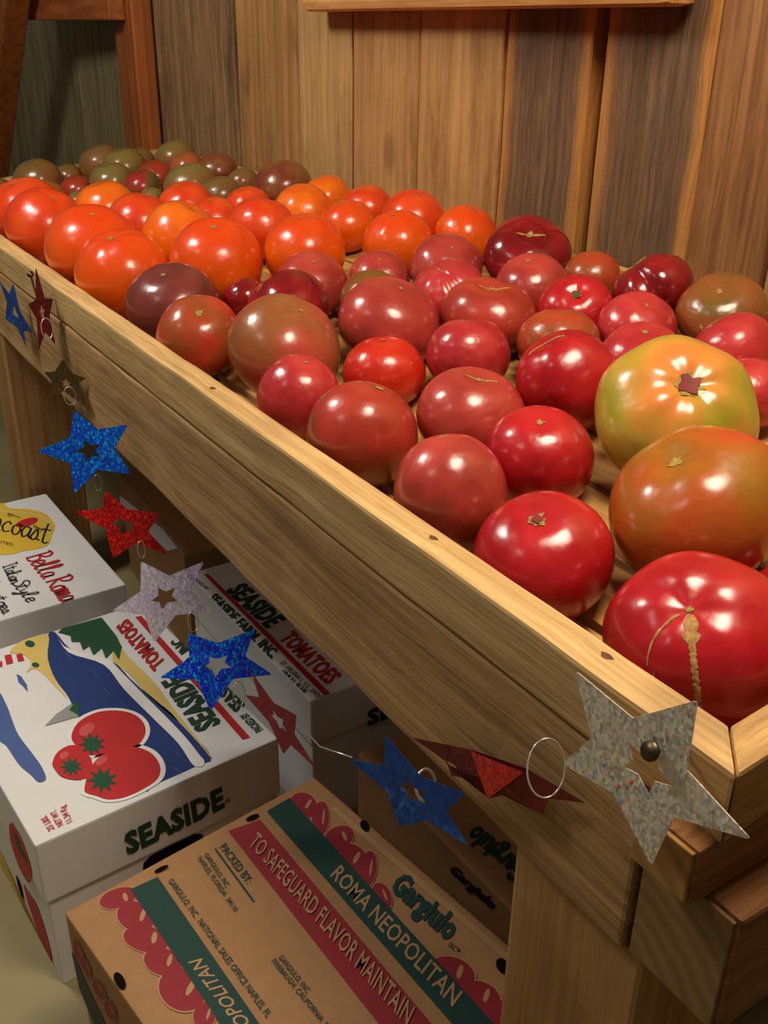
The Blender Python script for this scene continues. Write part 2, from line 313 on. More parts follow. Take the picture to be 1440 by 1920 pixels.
for px, py in ((1137, 1229), (812, 1008), (398, 727)):
    c = hit(px, py, (0, 0, 1), (0, 0, ZT + .0004)); vs = [c] + [c + np.array([math.cos(a) * .0042 * (1 + .3 * math.sin(3 * a)), math.sin(a) * .0028, -.0003]) for a in np.linspace(0, 6.283, 13)[:-1]]
    vs[0] = c + np.array([0, 0, .0004]); mesh('knot', vs, [(0, 1 + i, 1 + (i + 1) % 12) for i in range(12)], M_knot, tb, True)

# ------------------------------------------------------------------ tomatoes
SPEC = '''
1|1305 1212 345 285|crimson|1290 1140|large crimson tomato with a long corky crack, in the near tray corner
2|1030 1053 284 245|crimson|1006 967|glossy crimson tomato against the front board, second from the near corner
3|1252 962 362 295|bronze|1257 851|huge bronze-orange tomato behind the glossy crimson one
4|1268 800 324 250|greenor|1302 728|huge yellow-green and orange ribbed tomato with an open core
5|849 932 232 230|brownpink|835 822|dusty rose tomato with a small slanting scratch, against the front board
6|1006 866 218 195|crimson|1014 790|crimson tomato left of the huge bronze one
7|712 815 220 200|brownred|713 728|brownish-red round tomato against the front board, left of the scratched one
8|895 768 222 175|brownpink|903 700|dusty pink tomato with pale freckles and a dented top
9|562 752 162 172|pink|575 682|small pink-red tomato with a dimple, against the front board
10|1042 722 203 195|crimson|1020 645|tall crimson tomato left of the yellow-green one, with corky scar on top
11|726 692 168 140|redor|718 632|bright orange-red tomato among pink ones, behind the small dimpled one
12|545 662 232 182|olivepink|570 583|broad rose and olive tomato behind the small dimpled pink one
13|877 655 170 132|pink|880 592|smooth raspberry-pink tomato in the middle of the tray
14|740 595 206 135|brownpink|755 538|broad dusty rose tomato with a small pit facing front
15|1194 675 178 138|pink|1210 617|rosy tomato with a pale star scar, behind the yellow-green one
16|1055 622 166 110|bronze2|1050 572|bronze-red tomato in front of the one with a dark core hole
17|916 575 188 114|brownred|925 527|wide kidney-shaped brownish-red tomato in mid tray
18|1351 650 172 115|pink|1315 606|rosy-red round tomato near the right frame edge
19|1390 735 165 130|pink|1390 680|pinkish-red tomato just behind the yellow-green one
20|1211 607 158 90|pink|1215 571|dull rose tomato with a faint crease, in front of the double-lobed one
21|1075 568 152 82|crimson|1082 560|flattened crimson tomato with a dark hole at its core
22|1194 540 168 92|darkred|1175 503|glossy dark red double-lobed tomato near the wall
23|1342 580 178 92|olive|1348 541|olive-brown tomato with a green spot beside the back board
24|1450 615 140 95|darkred|0 0|dark red tomato cut by the right frame edge, beside the olive-brown one
25|1112 507 106 68|bronze2|0 0|small bronze-rose tomato next to the wall, left of the double-lobed one
26|995 516 150 84|brownpink|990 483|dusty rose tomato in front of the flat dark red one
27|990 462 176 80|darkred|995 436|flat dark red tomato against the wall beside the last orange one
28|848 525 156 82|pink|820 500|shiny pink tomato with deep folds on its front
29|845 497 145 75|brownpink|850 467|dusty rose tomato behind the folded shiny pink one
30|714 510 122 72|brownpink|712 485|dusty rose tomato in front of two bright orange ones
31|700 545 130 70|olive|708 522|small olive-brown tomato tucked behind the broad dusty rose one
32|585 525 146 88|brownpink|590 490|dusty pink tomato directly in front of a large orange one
33|540 562 188 108|darkred|490 528|wide dark red tomato with a long pale scar on its shoulder
34|449 552 96 84|darkred|440 525|small dark red tomato between the purple one and the scarred wide one
35|328 568 186 135|purple|303 508|purple-brown tomato against the front board, first after the orange ones
36|376 642 160 142|bronze2|376 592|bronze-red tomato with a golden star scar, against the front board
37|1450 1100 160 130|crimson|0 0|crimson tomato cut by the right frame edge behind the cracked one
38|1500 990 140 120|olive|0 0|olive-brown tomato barely showing at the right frame edge
40|226 515 190 160|orange|205 440|large orange tomato against the front board, beside the purple one
41|175 455 190 135|orange|173 399|large orange-red tomato against the front board, second from the purple one
42|90 430 150 130|orange2|105 370|orange-red tomato against the front board, third from the purple one
43|40 400 145 110|orange2|0 0|orange tomato at the left frame edge, farthest along the front board
44|405 475 186 118|orange|400 421|large orange tomato behind the purple-brown one
45|568 455 164 112|orange|562 403|round orange tomato with bright highlight behind the dusty pink ones
46|342 435 150 92|orange3|370 393|golden-orange tomato in the second orange row
47|268 405 138 88|orange2|275 366|red-orange tomato with small creases in the middle of the orange group
48|200 380 118 70|orange3|0 0|orange tomato touching the dark heirlooms, near the left edge
49|346 378 116 70|orange2|0 0|red-orange tomato touching the dark heirlooms, in mid tray
50|405 402 106 70|orange2|0 0|flat red-orange tomato between the golden one and the round ones
51|497 412 136 88|orange2|505 371|pinkish-orange tomato behind the round bright orange one
52|483 365 94 56|orange2|0 0|small red-orange tomato beside the big dark heirloom
53|565 382 118 66|orange3|570 352|broad golden-orange tomato behind the pinkish-orange one
54|651 420 110 88|orange|0 0|orange tomato with curved highlight right of the bright round one
55|747 445 142 102|orange|0 0|orange tomato in front, left of the last one by the wall
56|633 357 94 62|orange3|0 0|small golden-orange tomato against the wall, farthest of its group
57|710 375 102 68|orange2|0 0|orange-red tomato against the wall, second farthest
58|787 398 120 74|orange2|790 364|orange-red tomato against the wall, third farthest
59|877 432 126 92|orange|893 393|round orange tomato against the wall beside the flat dark red one
60|55 308 96 56|dark|0 0|dark green-brown heirloom tomato in the far row by the left edge
61|146 308 88 56|dark|0 0|dark brown heirloom tomato in the far row, second from the left
62|236 296 90 48|darkgreen|0 0|green-shouldered dark heirloom tomato in front of the trestle post
63|240 312 66 46|dark|0 0|small brown heirloom tomato just before the green-shouldered one
64|333 288 84 46|darkgreen|0 0|shaded dark heirloom tomato in the far back corner
65|340 303 70 44|bronzed|0 0|small bronze heirloom tomato in front of the far back corner
66|406 313 80 46|darkm|0 0|dark maroon heirloom tomato against the back board
67|294 320 74 42|redbrown|0 0|small reddish heirloom tomato amid the dark far group
68|197 330 88 50|darkgreen|0 0|brown-green heirloom tomato in the middle of the dark group
69|267 340 78 42|redgreen|0 0|half red, half green heirloom tomato in the dark group
70|358 332 108 54|darkgreen|0 0|wide green-streaked dark heirloom tomato right of the half red one
71|157 350 68 36|redbrown|0 0|small reddish-brown heirloom tomato behind the orange row
72|518 335 120 56|darkm|0 0|large dark maroon-brown heirloom tomato near the wall, nearest of its group
73|455 338 60 40|dark|0 0|small olive heirloom tomato left of the large maroon-brown one
74|412 352 86 44|dark|0 0|olive-brown heirloom tomato touching the red-orange row
75|8 330 76 44|dark|0 0|dark heirloom tomato cut by the left frame edge
76|28 347 76 46|bronzed|0 0|shiny bronze heirloom tomato by the left frame edge
77|90 358 85 46|bronzed|0 0|red-bronze heirloom tomato behind the leftmost orange ones
78|142 370 46 30|darkgreen|0 0|small green heirloom tomato peeking between orange ones
79|100 335 60 36|dark|0 0|small dark heirloom tomato behind the red-bronze one
80|283 362 50 26|darkgreen|0 0|small green-red heirloom tomato just behind the orange row
'''
TM = {
 'crimson': dict(c1=L(160, 18, 28), c2=L(186, 28, 36)),
 'pink': dict(c1=L(166, 38, 44), c2=L(190, 56, 56)),
 'brownpink': dict(c1=L(158, 52, 46), c2=L(184, 66, 56), belly=L(132, 52, 34)),
 'brownred': dict(c1=L(150, 50, 34), c2=L(178, 58, 44), belly=L(108, 50, 24)),
 'olivepink': dict(c1=L(146, 88, 48), c2=L(182, 68, 58), nsc=1.6),
 'bronze': dict(c1=L(150, 100, 26), c2=L(184, 72, 30), belly=L(150, 52, 26), nsc=1.5),
 'bronze2': dict(c1=L(150, 76, 36), c2=L(186, 58, 36), belly=L(110, 60, 24)),
 'greenor': dict(c1=L(158, 148, 44), c2=L(190, 164, 66), shoulder=L(220, 118, 56), sh_at=.80, nsc=2.8),
 'redor': dict(c1=L(190, 36, 22), c2=L(206, 50, 28)),
 'darkred': dict(c1=L(112, 18, 22), c2=L(150, 26, 30), rough=.18),
 'olive': dict(c1=L(112, 84, 32), c2=L(144, 78, 38), nsc=1.6),
 'purple': dict(c1=L(100, 46, 40), c2=L(128, 56, 48)),
 'orange': dict(c1=L(224, 78, 10), c2=L(236, 100, 16), shoulder=L(226, 62, 12)),
 'orange2': dict(c1=L(218, 60, 18), c2=L(230, 82, 28)),
 'orange3': dict(c1=L(230, 94, 10), c2=L(240, 120, 20)),
 'dark': dict(c1=L(122, 86, 42), c2=L(142, 88, 50), shoulder=L(116, 96, 48)),
 'darkgreen': dict(c1=L(118, 106, 50), c2=L(146, 82, 46), shoulder=L(120, 116, 56), sh_at=.72, nsc=2.6),
 'darkm': dict(c1=L(122, 52, 32), c2=L(132, 84, 46)),
 'bronzed': dict(c1=L(150, 92, 46), c2=L(176, 86, 48)),
 'redbrown': dict(c1=L(168, 50, 30), c2=L(140, 62, 36)),
 'redgreen': dict(c1=L(88, 86, 40), c2=L(160, 40, 30), nsc=1.5),
}
MATS = {k: tomato_mat('tomato_skin_' + k, **v) for k, v in TM.items()}
M_scar = plain('corky_scar', L(170, 130, 72), .8, var=.35, scale=400.)
M_core = plain('open_core', L(120, 24, 14), .6, var=.3, scale=300.)
M_calyx = plain('stem_scar', L(150, 128, 62), .75, var=.4, scale=350.)
full = {'1', '2', '3', '5', '6', '7', '9', '10', '12', '36', '40', '35'}
KK = {4: .74, 8: .8, 14: .8, 17: .75, 22: .78, 27: .66, 23: .72, 33: .78}
p0 = P_IN - NRM * DROP
TOM = []
for ln in SPEC.strip().split('\n'):
    i, g, mt, sc, lb = ln.split('|'); cx, cy, wd, h = map(float, g.split()); top = cy - h / 2; n = int(i)
    for _ in range(4):
        d = ray(cx, cy); s = -np.dot(d / np.linalg.norm(d), FN); c = math.sqrt(1 - s * s)
        if i in full: k = min(max(math.sqrt(max((h / wd) ** 2 - s * s, 0)) / c, .74), .95); break
        k = KK.get(n, .82 if n < 40 else (.87 if n < 60 else .82)); cy = top + .5 * wd * math.sqrt(s * s + k * k * c * c)
    d = ray(cx, cy); t = np.dot(FN, CAM - p0) / (k * wd / 2 / F - np.dot(FN, d)); a = t * wd / 2 / F
    P = CAM + t * d
    TOM.append(dict(n=n, a=a, k=k, x=P[0], v=float(np.dot(P - p0, FU)), mt=mt, sc=tuple(map(float, sc.split())), lb=lb))
for T_ in TOM:                                # settle them side by side on the slats
    T_['x0'], T_['v0'], T_['s'] = T_['x'], T_['v'], 1.0
for e in TOM: e['px'] = e['a'] / np.dot(np.array([e['x'], 0, 0]) + p0 * [0, 1, 1] + FU * e['v'] + FN * e['a'] * e['k'] - CAM, R[:, 2])
for it in range(500):
    for A in range(len(TOM)):
        for B in range(A):
            p, q = TOM[A], TOM[B]; dx, dv = p['x'] - q['x'], p['v'] - q['v']; ds = math.hypot(dx, dv) + 1e-6; need = 1.015 * (p['a'] + q['a'])
            dh = abs(p['a'] * p['k'] - q['a'] * q['k']); need = math.sqrt(max(need * need - 1.3 * dh * dh, 1e-6))
            if ds < need:
                m = (need - ds) * .5; wp = q['px'] ** 2 / (p['px'] ** 2 + q['px'] ** 2)
                for e, sg, wt in ((p, 1, wp), (q, -1, 1 - wp)):
                    mx, mv = sg * dx / ds * m * wt, sg * dv / ds * m * wt
                    rx, rv = e['x'], e['v'] + P_IN[1]; rl = math.hypot(rx, rv); rx /= rl; rv /= rl       # away from the viewer
                    al = mx * rx + mv * rv; cx_, cv_ = mx - al * rx, mv - al * rv
                    e['x'] += al * rx + .6 * cx_; e['v'] += al * rv + .6 * cv_
                if it % 5 == 0:
                    for e in (p, q):
                        if e['s'] > .935: e['s'] *= .999
    for e in TOM:
        dp = np.dot(np.array([e['x'], 0, 0]) + p0 * [0, 1, 1] + FU * e['v'] + FN * e['a'] * e['k'] - CAM, R[:, 2]); e['a'] = e['px'] * dp * e['s']
        lo = e['a'] * 1.045 + .0015
        e['v'] = max(e['v'], lo); e['v'] = min(e['v'], VB - .9 * e['a'])
        e['x'] = min(max(e['x'], XF + th + lo), XN - th - lo)
        e['x'] += (e['x0'] - e['x']) * .004; e['v'] += (e['v0'] - e['v']) * .004

def tomato(T_):
    n = T_['n']; rnd = random.Random(n * 17 + 3); a, k = T_['a'], T_['k'] * {5: 1.13, 7: 1.11, 9: 1.09, 12: 1.12, 10: 1.07, 6: 1.07, 36: 1.1, 40: 1.06, 35: 1.07, 8: 1.06, 13: 1.06}.get(n, 1.03)
    big = a > .04
    NU, NV = (56, 36) if big else (36, 24)
    lob = rnd.choice((4, 5, 6, 7)); ph = rnd.uniform(0, 6.28); amp = {4: .036, 1: .03, 22: .0, 27: .03, 33: .035, 12: .02, 3: .02, 28: .03}.get(n, rnd.uniform(.004, .018))
    e2 = rnd.uniform(-.022, .022) if n not in (17, 33) else .07
    dim = {4: .11, 3: .10, 27: .10, 8: .12, 17: .14, 21: .14, 23: .10}.get(n, rnd.uniform(.03, .075))
    sq = rnd.uniform(.86, .96)
    C = P0w = p0 + FU * T_['v'] + FN * (a * k); C = np.array([T_['x'], C[1], C[2]])
    # axis through the stem scar
    ax = Vector(FN) + Vector((rnd.uniform(-.12, .12), rnd.uniform(-.16, .02), 0))
    if T_['sc'][0] > 0:
        r_ = ray(*T_['sc']); r_ = r_ / np.linalg.norm(r_); rs = a * (k + 1) / 2 * .97; oc = CAM - C; b_ = np.dot(oc, r_); dd = b_ * b_ - np.dot(oc, oc) + rs * rs
        if dd < 0: dd = 0
        pt = CAM + r_ * (-b_ - math.sqrt(dd)); v_ = Vector(pt - C).normalized(); ang = v_.angle(Vector(FN))
        lim = math.radians(34)
        ax = v_ if ang < lim else Vector(FN).slerp(v_, lim / ang)
    ax.normalize(); q = ax.to_track_quat('Z', 'Y'); spin = rnd.uniform(0, 6.28)
    ex = q @ Vector((math.cos(spin), math.sin(spin), 0)); ey = ax.cross(ex)
    camd = Vector(CAM - C); ca = math.atan2(camd.dot(ey), camd.dot(ex))       # azimuth that faces the photographer
    def surf(th_, phi, out=0.):
        s = math.sin(phi); r = a * (abs(s) ** sq); z = a * k * math.cos(phi)
        up_ = max(0, math.cos(phi)); wgt = .35 + .65 * up_
        r *= 1 + amp * math.cos(lob * th_ + ph) * wgt * min(1, s * 1.6) + e2 * math.cos(2 * th_) + .012 * noise.noise(Vector((math.cos(th_) * 1.6 + n, math.sin(th_) * 1.6, math.cos(phi) * 1.6)))
        rr = r / a
        z -= a * dim * math.exp(-(rr / .26) ** 2) * (1 if phi < 1.57 else -.35)
        if amp > .015: z -= a * amp * .45 * math.cos(lob * th_ + ph + 3.14) * math.exp(-((rr - .45) / .3) ** 2) * up_
        if n == 22:                                                            # crease between two lobes
            g = math.exp(-(((th_ - ca + 3.1416 + 6.2832) % 6.2832 - 3.1416) / .22) ** 2); g2 = math.exp(-(((th_ - ca + 6.2832) % 6.2832 - 3.1416) / .22) ** 2); r *= 1 - .13 * (g + g2) * min(1, s * 1.5); z -= a * .09 * (g + g2) * up_ * s
        if n == 28:
            for dlt, dp in ((.15, .10), (.42, .07)):
                g = math.exp(-(((th_ - ca - dlt + 3.1416 + 6.2832) % 6.2832 - 3.1416) / .1) ** 2); r *= 1 - dp * g * min(1, s * 1.4); z -= a * dp * .8 * g * up_
        if n == 17:
            r *= 1 - .05 * math.cos(2 * (th_ - ca))
        p = Vector(C) + (ex * math.cos(th_) + ey * math.sin(th_)) * r + ax * z
        if out: p += (p - Vector(C)).normalized() * out
        return p
    vs = [surf(0, 1e-4)]
    for i in range(1, NV):
        phi = math.pi * (i / NV)
        for j in range(NU): vs.append(surf(6.28318 * j / NU, phi))
    vs.append(surf(0, math.pi - 1e-4)); fs = [(0, 1 + j, 1 + (j + 1) % NU) for j in range(NU)]
    for i in range(NV - 2):
        for j in range(NU): fs.append((1 + i * NU + j, 1 + (i + 1) * NU + j, 1 + (i + 1) * NU + (j + 1) % NU, 1 + i * NU + (j + 1) % NU))
    l0 = 1 + (NV - 2) * NU; fs += [(len(vs) - 1, l0 + (j + 1) % NU, l0 + j) for j in range(NU)]
    # rest on the slats
    low = min((v - Vector(p0)).dot(Vector(FN)) for v in vs); sh = Vector(FN) * (.0006 - low)
    M = Matrix((ex, ey, ax)).transposed()                                      # local axes along the fruit's own axis
    org = Vector(C) + sh; Mi = M.inverted()
    def put(name, verts, faces, mat, parent=None, smooth=True):
        me = bpy.data.meshes.new(name); me.from_pydata([Mi @ (v + sh - org) for v in verts], [], faces); me.materials.append(mat)
        me.polygons.foreach_set('use_smooth', [smooth] * len(me.polygons)); me.update()
        o = bpy.data.objects.new(name, me); link(o, parent)
        if parent is None: o.matrix_world = Matrix.Translation(org) @ M.to_4x4()
        return o
    body = put('tomato', vs, fs, MATS[T_['mt']])
    grp = 'dark heirloom tomatoes at the far end' if n >= 60 else ('orange tomatoes in mid tray' if n >= 40 else 'pink and red tomatoes at the near end')
    tag(body, T_['lb'], 'tomato', grp)
    # stem scar: small ragged star of cork with raised rays
    sr = {4: .17, 3: .07, 2: .10, 21: .12, 7: .10, 36: .09, 27: .08, 15: .08}.get(n, rnd.uniform(.035, .065)); m = 7
    sv = [surf(0, 1e-4, .0008)]
    for j in range(m * 2):
        sv.append(surf(6.28318 * j / (m * 2), sr * (1.0 if j % 2 == 0 else .62) * rnd.uniform(.6, 1.3), .0006))
    put('stem_scar', sv, [(0, 1 + j, 1 + (j + 1) % (m * 2)) for j in range(m * 2)], M_calyx, body)
    if n in (4, 21, 2):
        f_ = {4: .11, 21: .08, 2: .05}[n]; cv = [surf(0, 1e-4, .0016)] + [surf(6.28318 * j / 12, f_ * (1 + .3 * math.sin(j * 2.1)), .0017) for j in range(12)]
        put('open_core', cv, [(0, 1 + j, 1 + (j + 1) % 12) for j in range(12)], M_core if n != 21 else M_knot, body)
    def streak(th0, ph0, th1, ph1, wid, seg=16):
        vv, ff = [], []
        for i in range(seg + 1):
            u = i / seg; t_ = th0 + (th1 - th0) * u + .03 * noise.noise(Vector((i * .45, n, 7))); f2 = ph0 + (ph1 - ph0) * u; hw = wid * (.75 + .5 * noise.noise(Vector((i * .9, n, 3)))) * (.35 + .65 * min(1, 3 * (1 - u) + .2))
            sx = max(math.sin(f2), .12)
            vv += [surf(t_ - hw / sx, f2, .0003), surf(t_, f2, .0010), surf(t_ + hw / sx, f2, .0003)]
        for i in range(seg): ff += [(i * 3, i * 3 + 1, i * 3 + 4, i * 3 + 3), (i * 3 + 1, i * 3 + 2, i * 3 + 5, i * 3 + 4)]
        put('crack_scar', vv, ff, M_scar, body)
    def ang(px, py):
        r_ = ray(px, py); r_ = r_ / np.linalg.norm(r_); oc = CAM - C; b_ = np.dot(oc, r_); rs = a * .92; dd = max(b_ * b_ - np.dot(oc, oc) + rs * rs, 0)
        v_ = Vector(CAM + r_ * (-b_ - math.sqrt(dd)) - C).normalized(); return math.atan2(v_.dot(ey), v_.dot(ex)), v_.angle(ax)
    if n == 1:
        t1, f1 = ang(1308, 1310); streak(t1, .05, t1, .42, .085, 8); streak(t1, .38, t1, f1 + .1, .042, 40); streak(ca - 1.3, .10, ca - .9, .75, .018, 12); streak(ca - .75, .75, ca - .65, 1.15, .008, 10)
    if n == 10: streak(ca - 1.6, .03, ca - 1.4, .33, .03, 8); streak(ca + 1.4, .03, ca + 1.2, .40, .03, 8)
    if n == 33: streak(ca + 1.5, .05, ca + 1.6, .55, .03, 10); streak(ca - 1.6, .05, ca - 1.5, .4, .03, 8)
    if n in (8, 17, 22, 27): streak(ca + 1.5, .02, ca + 1.5, .3, .03, 6); streak(ca - 1.5, .02, ca - 1.5, .25, .03, 6)
    if n == 23: streak(ca - .55, .95, ca - .5, 1.08, .05, 4)
    return body
for T_ in TOM: tomato(T_)

# ------------------------------------------------------------------ cartons under the table
WHITE = plain('white_carton', L(230, 230, 230), .6, var=.03, scale=12.)
KRAFT = plain('kraft_carton', L(168, 126, 82), .7, var=.06, scale=60.)
INK = {k: plain('ink_' + k, c, .6, var=.05) for k, c in dict(green=L(30, 66, 48), red=L(190, 40, 42), blue=L(34, 58, 122), yellow=L(222, 196, 112), white=L(236, 236, 236), black=L(28, 26, 26), teal=L(22, 62, 56), maroon=L(146, 34, 44),
        skyblue=L(74, 98, 158), kraft=L(182, 142, 98), gold=L(226, 190, 60), grey=L(150, 152, 150), palm=L(38, 82, 58), paler=L(206, 86, 80), leaf=L(30, 80, 56), orange=L(206, 130, 50)).items()}
HOLE_SHADE = plain('slot_shade', L(22, 16, 12), .9, spec=.05)  # shade inside carton holes and slots, painted as flat dark patches
def textmesh(s, bold=0., shear=0.):
    c = bpy.data.curves.new('lettering', 'FONT'); c.body = s; c.size = 1.0; c.resolution_u = 2; c.offset = bold; c.shear = shear; c.space_character = 1.0 + bold * 1.2
    o = bpy.data.objects.new('lettering', c); COL.objects.link(o)
    me = bpy.data.meshes.new_from_object(o.evaluated_get(bpy.context.evaluated_depsgraph_get()))
    vs = [v.co.copy() for v in me.vertices]; fs = [tuple(p.vertices) for p in me.polygons]
    bpy.data.objects.remove(o); bpy.data.curves.remove(c); bpy.data.meshes.remove(me); return vs, fs
class Face:
    """a flat face of a carton; prints are laid on it from photo pixels"""
    def __init__(s, part, p, n, hgt=.0007): s.part, s.p, s.n, s.h = part, np.array(p, float), np.array(n, float) / np.linalg.norm(n), hgt; s.cr = lambda x, y: (x, y); s.clip = []
    def cut(s, bm):                           # prints end at the carton's edges
        for p, n in s.clip: bmesh.ops.bisect_plane(bm, geom=list(bm.verts) + list(bm.edges) + list(bm.faces), plane_co=Vector(p), plane_no=Vector(n), clear_outer=True)
        return bm
    def pt(s, x, y, lift=0): x, y = s.cr(x, y); return Vector(hit(x, y, s.n, s.p) + s.n * (s.h + lift))
    def text(s, body, a, b, t, ink, bold=.02, shear=0., lift=.0006):
        vs, fs = textmesh(body, bold, shear); x0 = min(v.x for v in vs); x1 = max(v.x for v in vs); cap = .70
        A, B, T = s.pt(*a, lift), s.pt(*b, lift), s.pt(*t, lift)
        bm = bmesh.new(); bv = [bm.verts.new(A + (B - A) * ((v.x - x0) / (x1 - x0)) + (T - A) * (v.y / cap)) for v in vs]
        for f in fs:
            try: bm.faces.new([bv[i] for i in f])
            except ValueError: pass
        return bm_obj('lettering', s.cut(bm), INK[ink], s.part)
    def poly(s, pts, ink, lift=0., name='print', sharp=False):
        if 9 <= len(pts) <= 30 and name == 'print' and not sharp:
            q = []
            for i in range(len(pts)):
                a, b, c, d = (np.array(pts[(i + k) % len(pts)], float) for k in (-1, 0, 1, 2))
                for u in (0, .25, .5, .75): q.append(tuple(.5 * (2 * b + (c - a) * u + (2 * a - 5 * b + 4 * c - d) * u * u + (3 * b - a - 3 * c + d) * u ** 3)))
            pts = q
        P = [s.pt(x, y, lift) for x, y in pts]; bm = bmesh.new(); f = bm.faces.new([bm.verts.new(q) for q in P]); bmesh.ops.triangulate(bm, faces=[f]); s.cut(bm); bmesh.ops.recalc_face_normals(bm, faces=list(bm.faces))
        return bm_obj(name, bm, INK[ink] if isinstance(ink, str) else ink, s.part)
    def oval(s, cx, cy, rx, ry, ink, rot=0., lift=0., name='print', n=20):
        c, q = math.cos(rot), math.sin(rot)
        return s.poly([(cx + rx * math.cos(6.283 * i / n) * c - ry * math.sin(6.283 * i / n) * q, cy + rx * math.cos(6.283 * i / n) * q + ry * math.sin(6.283 * i / n) * c) for i in range(n)], ink, lift, name)
    def burst(s, cx, cy, r, ink, lift, n=9):
        return s.poly([(cx + r * (1 if i % 2 == 0 else .5) * math.cos(math.pi * i / n + .3), cy + r * .85 * (1 if i % 2 == 0 else .5) * math.sin(math.pi * i / n + .3)) for i in range(2 * n)], ink, lift, sharp=True)
def crop(ox, oy, sc): return lambda x, y: (x / sc + ox, y / sc + oy)
HB = .225
def carton(name, ref, ang, lx, ly, label, cat, mat, lid=.085, kraft=False):
    """ref: the corner with the largest X and the smallest Y; ang: turn of the box; returns thing, lid, faces"""
    ca, sa = math.cos(ang), math.sin(ang)
    U = np.array([-ca, -sa, 0]); V = np.array([-sa, ca, 0]); c0 = np.array([ref[0], ref[1], 0.])
    mid = c0 + U * lx / 2 + V * ly / 2
    t = empty(name, tuple(mid)); tag(t, label, cat)
    def pr(nm, du, dv, z0, z1, par, **k):
        q = lambda u, v, z: tuple(c0 + U * u + V * v + np.array([0, 0, z]))
        return hexa(nm, [q(lx - du, dv, z0), q(du, dv, z0), q(du, ly - dv, z0), q(lx - du, ly - dv, z0), q(lx - du, dv, z1), q(du, dv, z1), q(du, ly - dv, z1), q(lx - du, ly - dv, z1)], mat, par, **k)
    body = pr('body', .004, .004, 0.0, HB - .004, t, bevel=.002)
    ld = pr('lid', 0, 0, HB - lid, HB, t, bevel=.003)
    top = Face(ld, (c0[0], c0[1], HB), (0, 0, 1)); near = Face(ld, c0, -U); left = Face(ld, c0, -V); right = Face(ld, c0 + V * ly, V)
    for fc in (top, near, left, right): fc.clip = [(c0 + U * lx, U), (c0, -U), (c0 + V * ly, V), (c0, -V)] if fc is top else ([(c0 + V * ly, V), (c0, -V), ((0, 0, .002), (0, 0, -1)), ((0, 0, HB), (0, 0, 1))] if fc is near else [(c0 + U * lx, U), (c0, -U), ((0, 0, .002), (0, 0, -1)), ((0, 0, HB), (0, 0, 1))])
    nearb = Face(body, c0 + U * .004, -U); leftb = Face(body, c0 + V * .004, -V)
    nearb.clip = near.clip; leftb.clip = left.clip
    return t, ld, body, top, near, left, nearb, leftb, c0, U, V
D = math.radians
# --- Seaside carton with the bay picture
t, ld, bd, top, near, left, nearb, leftb, c0, U, V = carton('tomato_carton', (-.866, .118), D(4.5), .402, .307, 'white tomato carton with a painted bay and three tomatoes on its lid', 'carton', WHITE, .088)
cr = crop(0, 1150, 2.5714); top.cr = cr
top.poly([(230, 108), (268, 95), (330, 165), (420, 205), (540, 235), (620, 310), (760, 440), (880, 540), (1018, 690), (935, 742), (740, 830), (700, 850), (600, 640), (395, 520), (330, 405), (268, 320), (230, 220)], 'blue')
top.poly([(272, 96), (300, 150), (345, 175), (520, 225), (600, 280), (660, 345), (760, 430), (850, 510), (985, 708), (936, 738), (860, 630), (740, 510), (600, 370), (500, 250), (330, 190)], 'white', .0002)
top.poly([(65, 165), (130, 122), (232, 105), (230, 215), (268, 325), (326, 412), (270, 360), (215, 300), (165, 268), (128, 288), (150, 240), (110, 200), (50, 192)], 'yellow', .0002)
top.poly([(560, 108), (600, 190), (740, 330), (850, 478), (1018, 690), (990, 672), (870, 545), (740, 432), (620, 292), (545, 232)], 'yellow', .0002)
top.poly([(540, 235), (620, 310), (760, 440), (880, 545), (1010, 692), (985, 710), (900, 606), (800, 500), (660, 360), (590, 275)], 'blue', .0003)
top.poly([(280, 95), (300, 75), (490, 22), (560, 110), (588, 165), (575, 228), (545, 185), (510, 220), (490, 170), (450, 205), (430, 160), (400, 180), (385, 140), (345, 140), (340, 110)], 'palm', .0004, sharp=True)
for q in ([(0, 236), (10, 232), (12, 258), (0, 262)], [(22, 206), (54, 199), (64, 241), (32, 250)], [(78, 202), (106, 195), (118, 230), (88, 236)]): top.poly(q, 'red', .0004)
top.oval(145, 150, 24, 16, 'palm', .2, .0004); top.oval(172, 252, 18, 12, 'palm', .2, .0004)
top.poly([(-12, 385), (30, 440), (60, 520), (90, 590), (150, 670), (200, 740), (222, 800), (185, 815), (150, 782), (100, 740), (70, 700), (30, 640), (-12, 590)], 'skyblue', .0002)
top.poly([(80, 295), (102, 305), (130, 348), (134, 380), (110, 352), (90, 335)], 'skyblue', .0002)
top.poly([(216, 546), (270, 490), (345, 438), (385, 450), (378, 500)], 'grey', .0004); top.poly([(335, 470), (360, 430), (388, 445), (378, 495)], 'leaf', .0005)
TA = [(345, 602), (378, 530), (465, 482), (560, 472), (640, 488), (690, 528), (702, 580), (672, 632), (610, 652), (540, 665), (450, 690), (385, 660)]
TB = [(408, 850), (430, 765), (480, 695), (560, 655), (650, 648), (732, 680), (772, 742), (760, 802), (690, 852), (600, 892), (520, 902), (465, 885), (420, 872)]
TC = [(254, 722), (280, 672), (340, 640), (400, 655), (445, 720), (430, 792), (370, 806), (300, 792), (262, 752)]
for P in (TA, TB, TC):
    mx = sum(p[0] for p in P) / len(P); my = sum(p[1] for p in P) / len(P)
    if P is not TC: top.poly([(mx + (x - mx) * 1.13, my + (y - my) * 1.11) for x, y in P], 'white', .0005)
for i, P in enumerate((TA, TC, TB)): top.poly(P, 'red', .0007 + .0001 * i)
